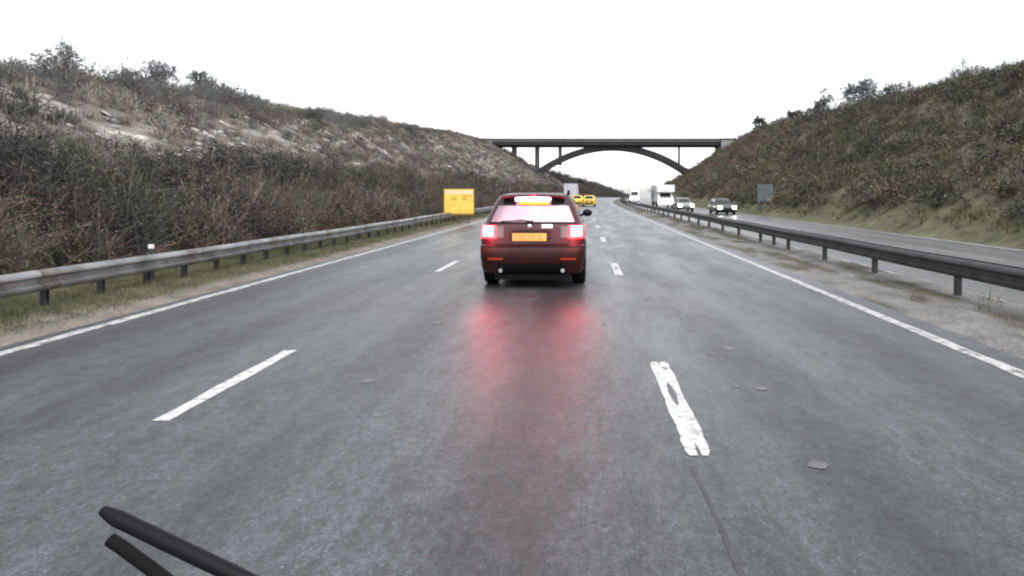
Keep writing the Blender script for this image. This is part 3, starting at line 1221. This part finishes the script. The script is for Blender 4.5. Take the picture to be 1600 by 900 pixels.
def lorry(name, label, loc, rz, w, h, length, mbody, mcab, headlights=False, roof=None, catg='lorry', luton=False):
    t = thing(name, label, catg, loc, rz)
    mb = MB()
    mb.rbox(-w / 2, w / 2, 0, length - 2.3, .95, h, .05)
    if luton:
        mb.rbox(-w / 2 + .004, w / 2 - .004, length - 2.9, length - .1, 2.06, h - .004, .08)
    mb.build('cargo_box', mbody, t)
    mb = MB()
    mb.rbox(-w / 2 + .04, w / 2 - .04, -.012, -.002, 1.05, h - .12, .004)
    mb.build('rear_doors', mbody, t)
    cb = Shell([(.45, w / 2 - .08, length - 2.15, length), (.8, w / 2 - .02, length - 2.15, length + .02), (1.5, w / 2 - .02, length - 2.15, length), (2.4, w / 2 - .06, length - 2.15, length - .22),
                (2.65, w / 2 - .14, length - 2.1, length - .5), (2.75, w / 2 - .3, length - 2.05, length - .8)], .08, .22)
    if luton:
        cb = Shell([(.40, w / 2 - .2, length - 2.2, length + .3), (.9, w / 2 - .15, length - 2.2, length + .35), (1.2, w / 2 - .15, length - 2.2, length + .2), (1.3, w / 2 - .17, length - 2.2, length - .1), (2.05, w / 2 - .25, length - 2.2, length - .7)], .08, .22)
    mb = MB()
    cb.body(mb)
    mb.build('cab', mcab, t, smooth=38)
    mb = MB()
    cb.front_patch(mb, -w / 2 + .3, w / 2 - .3, *((1.32, 1.98) if luton else (1.5, 2.3)), .006, .02)
    mb.build('windscreen', M['glass'], t, smooth=40)
    if roof:
        mb = MB()
        mb.rbox(-w / 2 - .01, w / 2 + .01, -.01, length - 2.2, h + .002, h + .22, .05)
        mb.build('roof_panel', roof, t)
    mb = MB()
    mb.box(-.45, .45, .1, length - 1, .55, .95)
    mb.build('chassis', M['blackplastic'], t)
    mb = MB()
    mb.rbox(-w / 2 + .06, w / 2 - .06, -.03, .06, .50, .68, .02)
    mb.build('rear_bar', M['blackplastic'], t)
    for side in (-1, 1):
        a, b = sorted((side * (w / 2 - .5), side * (w / 2 - .15)))
        mb = MB()
        cb.front_patch(mb, a, b, .68, .92, .012, .03, 5, 3)
        mb.build('headlight', M['headlamp'] if headlights else M['lamp_off'], t, smooth=40)
        mb = MB()
        mb.rbox(side * (w / 2 - .2) - .1, side * (w / 2 - .2) + .1, -.05, -.031, .53, .66, .008)
        mb.build('rear_light', M['reflector'], t)
    add_wheels(t, w / 2 - .03, (1.2, length - 1.2), .45, .28, M['rubber'], M['rim'])
    return t


lorry('lorry', 'pale grey box lorry far ahead in the left lane', lane(-3.3, 112), head(112), 2.4, 3.5, 8, M['car_grey'], M['car_white'])
lorry('lorry', 'tall white oncoming lorry with glaring headlights on the opposite carriageway', (10.9, 86, -.2), R(180), 2.4, 3.05, 6.5, M['car_white'], M['car_white'], headlights=True, luton=True)
lorry('box_van', 'distant white oncoming van with a red-brown roof beyond the bend', (lane(9.3, 138)[0], 138, -.2), R(180) + head(138), 2.1, 2.5, 6, M['car_white'], M['car_white'], headlights=True, roof=M['redbrown'], catg='van')


# ------------------------------------------------------------------ vegetation templates
def ribbons(segs):
    """segs: list of (polyline, w0, w1) -> verts, quads; each ribbon faces a random way"""
    V, Qd = [], []
    for pts, w0, w1 in segs:
        d = pts[-1] - pts[0]
        s = np.cross(d, rng.normal(size=3))
        s = s / (np.linalg.norm(s) + 1e-9)
        n = len(pts)
        o = len(V)
        for i, p in enumerate(pts):
            w = w0 + (w1 - w0) * i / (n - 1)
            V += [p - s * w / 2, p + s * w / 2]
        for i in range(n - 1):
            Qd.append((o + 2 * i, o + 2 * i + 1, o + 2 * i + 3, o + 2 * i + 2))
    return V, Qd


def leaf_quads(centres, size, V, Qd):
    for c in centres:
        a = rng.normal(size=3); a /= np.linalg.norm(a)
        b = np.cross(a, rng.normal(size=3)); b /= np.linalg.norm(b) + 1e-9
        s = size * rng.uniform(.6, 1.3)
        o = len(V)
        V += [c - a * s, c - b * s * .45, c + a * s, c + b * s * .45]
        Qd.append((o, o + 1, o + 2, o + 3))


def twig_bush(stems, side, leaves, leaf=.035, w=.022):
    segs, tips = [], []
    for _ in range(stems):
        az, tilt = rng.uniform(0, 2 * np.pi), abs(rng.normal(0, .55))
        tilt = min(tilt, 1.35)
        d = np.array([np.sin(tilt) * np.cos(az), np.sin(tilt) * np.sin(az), np.cos(tilt)])
        base = np.array([rng.normal(0, .16), rng.normal(0, .16), -.08])
        L = rng.uniform(.55, 1.05)
        bendv = rng.normal(0, .16, 3)
        pts = [base, base + d * L * .5 + bendv * .4, base + d * L + bendv]
        segs.append((pts, w, w * .35))
        for _ in range(side):
            t = rng.uniform(.35, .95)
            p = pts[0] * (1 - t) + pts[2] * t
            dd = d + rng.normal(0, .6, 3)
            dd /= np.linalg.norm(dd)
            e = p + dd * rng.uniform(.18, .38)
            segs.append(([p, e], w * .55, w * .2))
            tips += [p + (e - p) * rng.uniform(.3, 1.05) + rng.normal(0, .03, 3) for _ in range(leaves)]
    V, Qd = ribbons(segs)
    leaf_quads(tips, leaf, V, Qd)
    return np.array(V), np.array(Qd)


def leaf_bush(n, leaf=.06):
    lobes = [(rng.normal(0, .25, 3) * np.array([1, 1, .5]) + np.array([0, 0, .42]), rng.uniform(.22, .42)) for _ in range(6)]
    cs = []
    for _ in range(n):
        c, r = lobes[rng.integers(6)]
        d = rng.normal(size=3); d /= np.linalg.norm(d)
        p = c + d * r * rng.uniform(.55, 1.12)
        p[2] = max(p[2], .02)
        cs.append(p)
    V, Qd = [], []
    leaf_quads(cs, leaf, V, Qd)
    segs = []
    for _ in range(10):
        d = rng.normal(size=3); d[2] = abs(d[2]) + .4; d /= np.linalg.norm(d)
        segs.append(([np.array([0, 0, -.1]), d * rng.uniform(.5, .95)], .03, .01))
    v2, q2 = ribbons(segs)
    o = len(V)
    V += v2
    Qd += [tuple(i + o for i in q) for q in q2]
    return np.array(V), np.array(Qd)


def tussock(n, w=.03, spread=.35):
    segs = []
    for _ in range(n):
        az, tilt = rng.uniform(0, 2 * np.pi), abs(rng.normal(0, .5))
        d = np.array([np.sin(tilt) * np.cos(az), np.sin(tilt) * np.sin(az), np.cos(tilt)])
        b = np.array([rng.normal(0, spread * .5), rng.normal(0, spread * .5), -.05])
        L = rng.uniform(.5, 1.1)
        droop = np.array([d[0], d[1], -.5]) * L * .25
        segs.append(([b, b + d * L * .6, b + d * L + droop], w, w * .15))
    V, Qd = ribbons(segs)
    return np.array(V), np.array(Qd)


def scatter(name, temps, pos, scl, cols, m, jit=.25, turn=None):
    """one mesh of many scaled, turned copies of the templates"""
    Vs, Qs, Cs = [], [], []
    o = 0
    n = len(pos)
    which = rng.integers(0, len(temps), n)
    rot = rng.uniform(0, 2 * np.pi, n) if turn is None else rng.normal(0, turn, n)
    for k, (V, Qd) in enumerate(temps):
        ii = np.where(which == k)[0]
        if len(ii) == 0: continue
        c, s = np.cos(rot[ii])[:, None], np.sin(rot[ii])[:, None]
        X = V[None, :, 0] * c - V[None, :, 1] * s
        Y = V[None, :, 0] * s + V[None, :, 1] * c
        W = np.stack([X * scl[ii, 0:1], Y * scl[ii, 0:1], np.broadcast_to(V[None, :, 2], X.shape) * scl[ii, 1:2]], -1) + pos[ii][:, None, :]
        nv = len(V)
        q = Qd[None] + (np.arange(len(ii)) * nv)[:, None, None] + o
        # tint per leaf: neighbours in fours share it
        j = 1 + jit * rng.normal(size=(len(ii), (nv + 3) // 4, 1))
        j = np.repeat(j, 4, 1)[:, :nv]
        cc = cols[ii][:, None, :] * np.clip(j, .4, 1.8)
        Vs.append(W.reshape(-1, 3)); Qs.append(q.reshape(-1, 4)); Cs.append(cc.reshape(-1, 3))
        o += nv * len(ii)
    o_ = np_mesh(name, np.concatenate(Vs), np.concatenate(Qs), np.clip(np.concatenate(Cs), .004, 1), m)
    return o_


def spots(x0, x1, y0, y1, n, ypow=1.0):
    x = rng.uniform(x0, x1, n)
    y = y0 + (y1 - y0) * rng.random(n) ** ypow
    return x, y


def palette(n, cols, u, v):
    """pick colours by patches of noise plus chance, so stands of a kind form"""
    k = np.clip((fbm(4, u, v, 2) - .5) * 2.2 + .5 + rng.normal(0, .13, n), 0, .999)
    return np.array(cols)[(k * len(cols)).astype(int)]


BROWN = [(.058, .054, .050), (.078, .084, .056), (.135, .094, .080), (.068, .060, .054), (.108, .108, .070), (.150, .112, .098), (.080, .066, .064), (.105, .082, .060)]
HEATH = [(.085, .082, .072), (.155, .125, .116), (.120, .122, .086), (.215, .180, .160), (.090, .098, .086), (.235, .205, .165), (.130, .104, .100)]
GREEN = [(.070, .069, .046), (.112, .102, .062), (.066, .063, .050), (.124, .098, .066), (.098, .082, .064), (.134, .117, .078), (.082, .082, .050)]
NEAR_B = [twig_bush(46, 5, 2, .022, .016) for _ in range(5)]
FAR_B = [twig_bush(16, 3, 2, .06, .04) for _ in range(4)]
NEAR_L = [leaf_bush(620, .038) for _ in range(4)]
FAR_L = [leaf_bush(230, .058) for _ in range(4)]
TUS = [tussock(34) for _ in range(5)]
TUS_F = [tussock(14, .07) for _ in range(3)]


def plant(name, temps, x, y, hmin, hmax, wid, cols, m=None, jit=.25, avoid=None, cfreq=.25):
    X = x + bend(y)
    z = terrain(X, y)
    keep = np.ones(len(x), bool)
    if avoid is not None:
        keep = ~avoid(x, y, z)
    X, y, z, x = X[keep], y[keep], z[keep], x[keep]
    n = len(X)
    h = rng.uniform(hmin, hmax, n) * np.clip(rng.lognormal(-.05, .28, n), .5, 1.7)
    scl = np.stack([h * wid * rng.uniform(.8, 1.25, n), h], -1)
    o = scatter(name, temps, np.stack([X, y, z], -1), scl, palette(n, cols, x * cfreq, y * cfreq), m or M['veg'], jit)
    return tag(o, kind='stuff')


ck_avoid = lambda x, y, z: (chalk_mask(x, y, z) > .5) & (rng.random(len(x)) < .7)
# dark scrub at the foot of the left bank
x, y = spots(-11.7, -8.95, 3, 62, 760)
plant('undergrowth', NEAR_B, x, y, .6, 1.15, 1.15, BROWN)
x, y = spots(-12.6, -9.0, 3, 70, 330)
plant('undergrowth', NEAR_L, x, y, .5, 1.0, 1.2, BROWN)
x, y = spots(-13, -9.3, 58, 330, 800)
plant('undergrowth', FAR_B + FAR_L, x, y, .9, 1.7, 1.1, BROWN)
# heath on the upper left bank
x, y = spots(-30, -11.2, 4, 75, 9500)
plant('heath', TUS, x, y, .22, .42, 1.6, HEATH, avoid=ck_avoid)
x, y = spots(-34, -11.5, 72, 240, 3600)
plant('heath', TUS_F + FAR_L, x, y, .35, .8, 1.5, HEATH)
x, y = spots(-27, -11.6, 4, 80, 520)
plant('heath', NEAR_L, x, y, .35, .8, 1.35, HEATH, avoid=ck_avoid)
# scrub band along the left crest
yy = rng.uniform(4, 200, 420)
lcz = np.interp(yy, LC_Y, LC_Z)
xx = -(8.75 + lcz / SL) - rng.uniform(-1.6, 3.0, 420)
plant('crest_scrub', FAR_B + NEAR_L, xx, yy, .4, .9, 1.0, [(.11, .113, .113), (.13, .125, .124), (.10, .106, .10)])
yy = rng.uniform(10, 60, 200)
lcz = np.interp(yy, LC_Y, LC_Z)
xx = -(8.75 + lcz / SL) - rng.uniform(-1.2, 2.5, 200)
plant('crest_scrub', NEAR_B, xx, yy, .3, .7, 1.2, [(.125, .126, .132), (.14, .136, .138), (.11, .116, .114)])
# right bank
x, y = spots(16.7, 44, 12, 75, 2300)
plant('bank_scrub', FAR_L + FAR_B, x, y, .45, 1.15, 1.3, GREEN)
x, y = spots(17.2, 50, 70, 240, 3600)
plant('bank_scrub', FAR_L + FAR_B, x, y, .6, 1.5, 1.3, GREEN + BROWN[2:])
x, y = spots(16.0, 42, 10, 75, 6500)
plant('bank_grass', TUS_F, x, y, .2, .5, 1.5, [(.105, .102, .068), (.125, .112, .080), (.092, .090, .060), (.14, .12, .092)])
yy = rng.uniform(62, 200, 420)
rcz = np.interp(yy, RC_Y, RC_Z)
xx = (15.6 + rcz / SL) + rng.uniform(-2.0, 4.0, 420)
plant('crest_scrub', FAR_B + FAR_L, xx, yy, .8, 1.9, 1.0, [(.085, .095, .085), (.105, .105, .096), (.08, .086, .068)])
x, y = spots(-34, -9.3, 212, 400, 2000)
plant('bank_scrub', FAR_L, x, y, 1.0, 2.4, 1.3, [(.06, .055, .052), (.075, .062, .06), (.055, .058, .05)])
x, y = spots(16.5, 45, 235, 420, 1500)
plant('bank_scrub', FAR_L, x, y, 1.0, 2.4, 1.3, [(.07, .068, .055), (.085, .072, .065), (.065, .068, .055)])
yy = rng.uniform(14, 64, 300)
rcz = np.interp(yy, RC_Y, RC_Z)
xx = (15.6 + rcz / SL) + rng.uniform(-2.0, 4.0, 300)
plant('crest_scrub', NEAR_B + NEAR_L, xx, yy, .7, 1.4, 1.0, [(.085, .095, .085), (.105, .105, .096), (.08, .086, .068)])
# lumps of bare chalk lying on the upper left slope


def clod():
    ring = [(-.9, .10), (-.45, .42), (.1, .5), (.6, .36), (.95, .08)]
    V, Qd = [], []
    for (u, r) in ring:
        for k in range(6):
            t = 2 * np.pi * k / 6
            rr = r * rng.uniform(.7, 1.2)
            V.append((rr * .9 * np.cos(t), u + rng.normal(0, .06), max(rr * np.sin(t), -.2) * .38 - SL * rr * .9 * np.cos(t)))
    for i in range(4):
        for k in range(6):
            j = (k + 1) % 6
            Qd.append((i * 6 + k, i * 6 + j, i * 6 + 6 + j, i * 6 + 6 + k))
    return np.array(V), np.array(Qd)


n = 13000
y = 6 + 150 * rng.random(n) ** 1.3
x = rng.uniform(-34, -11.5, n)
X = x + bend(y)
z = terrain(X, y)
cz = np.interp(y, LC_Y, LC_Z)
frac = z / cz
ok = (z > 2.6) & (frac > .36) & (frac < .93) & (fbm(6, y * .28, z * .8, 3) + rng.normal(0, .08, n) > .55)
X, y, z = X[ok], y[ok], z[ok]
n = len(X)
sz = rng.uniform(.10, .34, n) * (1 + y / 130)
o = scatter('chalk_rubble', [clod() for _ in range(6)], np.stack([X, y, z], -1), np.stack([sz, sz], -1),
            np.array([(.36, .34, .315), (.29, .27, .25), (.43, .40, .37), (.24, .22, .205)])[rng.integers(0, 4, n)], M['ground'], .12, turn=.2)
tag(o, kind='stuff')
# grass on verge and central reserve
x, y = spots(-8.75, -6.95, 5, 60, 9000, 1.5)
plant('grass', [tussock(9, .035, .6) for _ in range(4)], x, y, .05, .13, 1.3, [(.085, .088, .040), (.10, .098, .055), (.12, .11, .07), (.07, .075, .04)], M['grass'])
x, y = spots(5.2, 7.0, 8, 70, 900, 1.3)
plant('grass', [tussock(9, .03, .6) for _ in range(4)], x, y, .04, .16, 1.2, [(.075, .068, .045), (.06, .06, .035), (.09, .085, .06)], M['grass'],
      avoid=lambda a, b, c: fbm(2, a * 2.2, b * .7, 3) < .52)
# far hedgerow wood beyond the end of the cutting
x, y = spots(-60, 60, 470, 900, 500)
plant('far_wood', FAR_L, x * 3 - 40, y, 4, 7, 1.5, [(.05, .055, .05), (.06, .06, .055)])


# ------------------------------------------------------------------ bare trees on the crests
def bare_tree(label, px, py_top, Y, spread=.5, seed=0, tone=(.10, .095, .098), group=None, name='bare_tree', dens=1.0, side=1):
    r_ = np.random.default_rng(seed)
    X = (px - VX) * Y / F
    ztop = H + (VY - py_top) * Y / F
    zg = float(terrain(X, Y))
    hh = max(ztop - zg, 1.2)
    t = thing(name, label, 'tree', (X, Y, zg))
    if group: t['group'] = group
    trunk, V, Qd = MB(), [], []

    def grow(p, d, L, rad, depth):
        nseg = 3
        pts, q = [p], p
        for i in range(nseg):
            d = d + r_.normal(0, .10 + .03 * depth, 3) + np.array([0, 0, .04])
            d = d / np.linalg.norm(d)
            q = q + d * L / nseg
            pts.append(q)
        if depth <= 1:
            trunk.tube([tuple(a) for a in pts], [rad, rad * .86, rad * .74, rad * .62], 7)
        else:
            s = np.cross(d, r_.normal(size=3)); s /= np.linalg.norm(s) + 1e-9
            s2 = np.cross(d, s)
            for ss in ((s, s2) if depth <= 3 else (s,)):
                o = len(V)
                for i, a in enumerate(pts):
                    w = max(rad * (1 - .55 * i / nseg), .011 * Y / 50) * 1.25
                    V.extend([a - ss * w, a + ss * w])
                for i in range(nseg):
                    Qd.append((o + 2 * i, o + 2 * i + 1, o + 2 * i + 3, o + 2 * i + 2))
        if depth >= 5: return
        nb = int(r_.integers(4, 6) if depth < 4 else round(5 * dens))
        for k in range(nb):
            tt = r_.uniform(.35, 1.0) if depth else r_.uniform(.3, 1.0)
            i = min(int(tt * nseg), nseg - 1)
            b = pts[i] + (pts[i + 1] - pts[i]) * (tt * nseg - i)
            dd = d * (1.0 - spread * .4) + r_.normal(0, spread, 3)
            dd[2] = dd[2] * .8 + .12
            dd /= np.linalg.norm(dd)
            grow(b, dd, L * r_.uniform(.55, .78), max(rad * .55, .012), depth + 1)
    grow(np.array([0, 0, -.3]), np.array([r_.normal(0, .05), r_.normal(0, .05), 1.0]), hh * .42, hh * .022, 0)
    V = np.array(V)
    k = hh / max(V[:, 2].max(), .1)
    V = V * np.array([k, k, k])
    trunk.v = [(a * k, b * k, c * k) for a, b, c in trunk.v]
    trunk.build('trunk', M['bark'], t, smooth=60)
    cc = np.array(tone)[None] * np.repeat(1 + .2 * r_.normal(size=((len(V) + 7) // 8, 1)), 8, 0)[:len(V)]
    np_mesh('crown', V, np.array(Qd), np.clip(cc, .01, 1), M['veg'], t)
    return t


bare_tree('broad bare grey tree at the top left of the left bank', 238, 82, 52, .55, 1, (.15, .15, .165))
bare_tree('smaller bare tree left of the broad grey tree on the left bank', 214, 100, 55, .55, 2, (.13, .14, .14))
bare_tree('thin upright bare sapling on the left crest', 322, 108, 48, .35, 3, (.14, .15, .15), dens=.7)
bare_tree('low bare sapling right of the thin upright one on the left crest', 348, 124, 50, .45, 4, (.13, .13, .14), dens=.7)
bare_tree('bare tree standing tallest on the right bank crest', 1345, 118, 92, .6, 5, (.12, .14, .15))
bare_tree('dark bare tree on the right crest left of the tallest one', 1284, 134, 100, .5, 6, (.07, .08, .08))
bare_tree('bare tree at the far right of the right crest', 1378, 128, 88, .55, 7, (.12, .13, .14))
bare_tree('small leaning bare tree low on the right crest nearest the bridge', 1192, 179, 132, .6, 8, (.07, .075, .07))
bare_tree('slight bare tree between the bridge end and the dark tree on the right crest', 1243, 170, 115, .55, 9, (.08, .085, .08))
bare_tree('big bare tree above the near left bank', 90, 60, 45, .55, 10, (.13, .13, .14))
bare_tree('big bare tree above the near right bank', 1500, 88, 70, .6, 11, (.10, .11, .11))
bare_tree('dark round tree at the end of the left bank beyond the bridge', 908, 278, 250, .6, 12, (.05, .05, .055))
bare_tree('dark low tree at the end of the cutting beside the lorry', 885, 281, 245, .6, 13, (.055, .05, .055))


# ------------------------------------------------------------------ our own windscreen wiper, out in front of the lens
wp = thing('windscreen_wiper', 'black windscreen wiper arm and blade close to the camera at the lower left', 'wiper', (-.95, .78, 1.17))


def near(px, py, Y):
    return Vector(((px - VX) * Y / F, Y, H + (VY - py) * Y / F))


org = wp.location
def smooth(ps, n=6):
    q = []
    for i in range(len(ps) - 1):
        a, b, c, d = ps[max(i - 1, 0)], ps[i], ps[i + 1], ps[min(i + 2, len(ps) - 1)]
        for k in range(n):
            t = k / n
            q.append(.5 * (2 * b + (c - a) * t + (2 * a - 5 * b + 4 * c - d) * t * t + (3 * b - a - 3 * c + d) * t ** 3))
    return q + [ps[-1]]


pts = smooth([near(160, 797, .716), near(180, 808, .713), near(200, 818, .71), near(300, 866, .70), near(400, 915, .69), near(520, 985, .68)])
mb = MB()
mb.tube([tuple(p - org) for p in pts], [min(.0088, .005 + .0006 * i) for i in range(len(pts))], 8)
mb.build('arm', M['blackplastic'], wp, smooth=50)
pts = smooth([near(172, 843, .744), near(186, 852, .742), near(200, 862, .74), near(260, 907, .73), near(330, 965, .72)])
mb = MB()
mb.tube([tuple(p - org) for p in pts], .0075, 8)
mb.build('blade', M['rubber'], wp, smooth=50)
mb = MB()
p0 = near(520, 985, .68) - org
mb.tube([(p0.x, p0.y, p0.z + .01), (p0.x + .01, p0.y + .01, p0.z - .12)], .016, 10)
p0 = near(330, 965, .72) - org
mb.tube([tuple(p0), tuple(near(430, 1000, .69) - org), tuple(near(520, 985, .68) - org)], .007, 8)
mb.build('pivot', M['blackplastic'], wp, smooth=50)
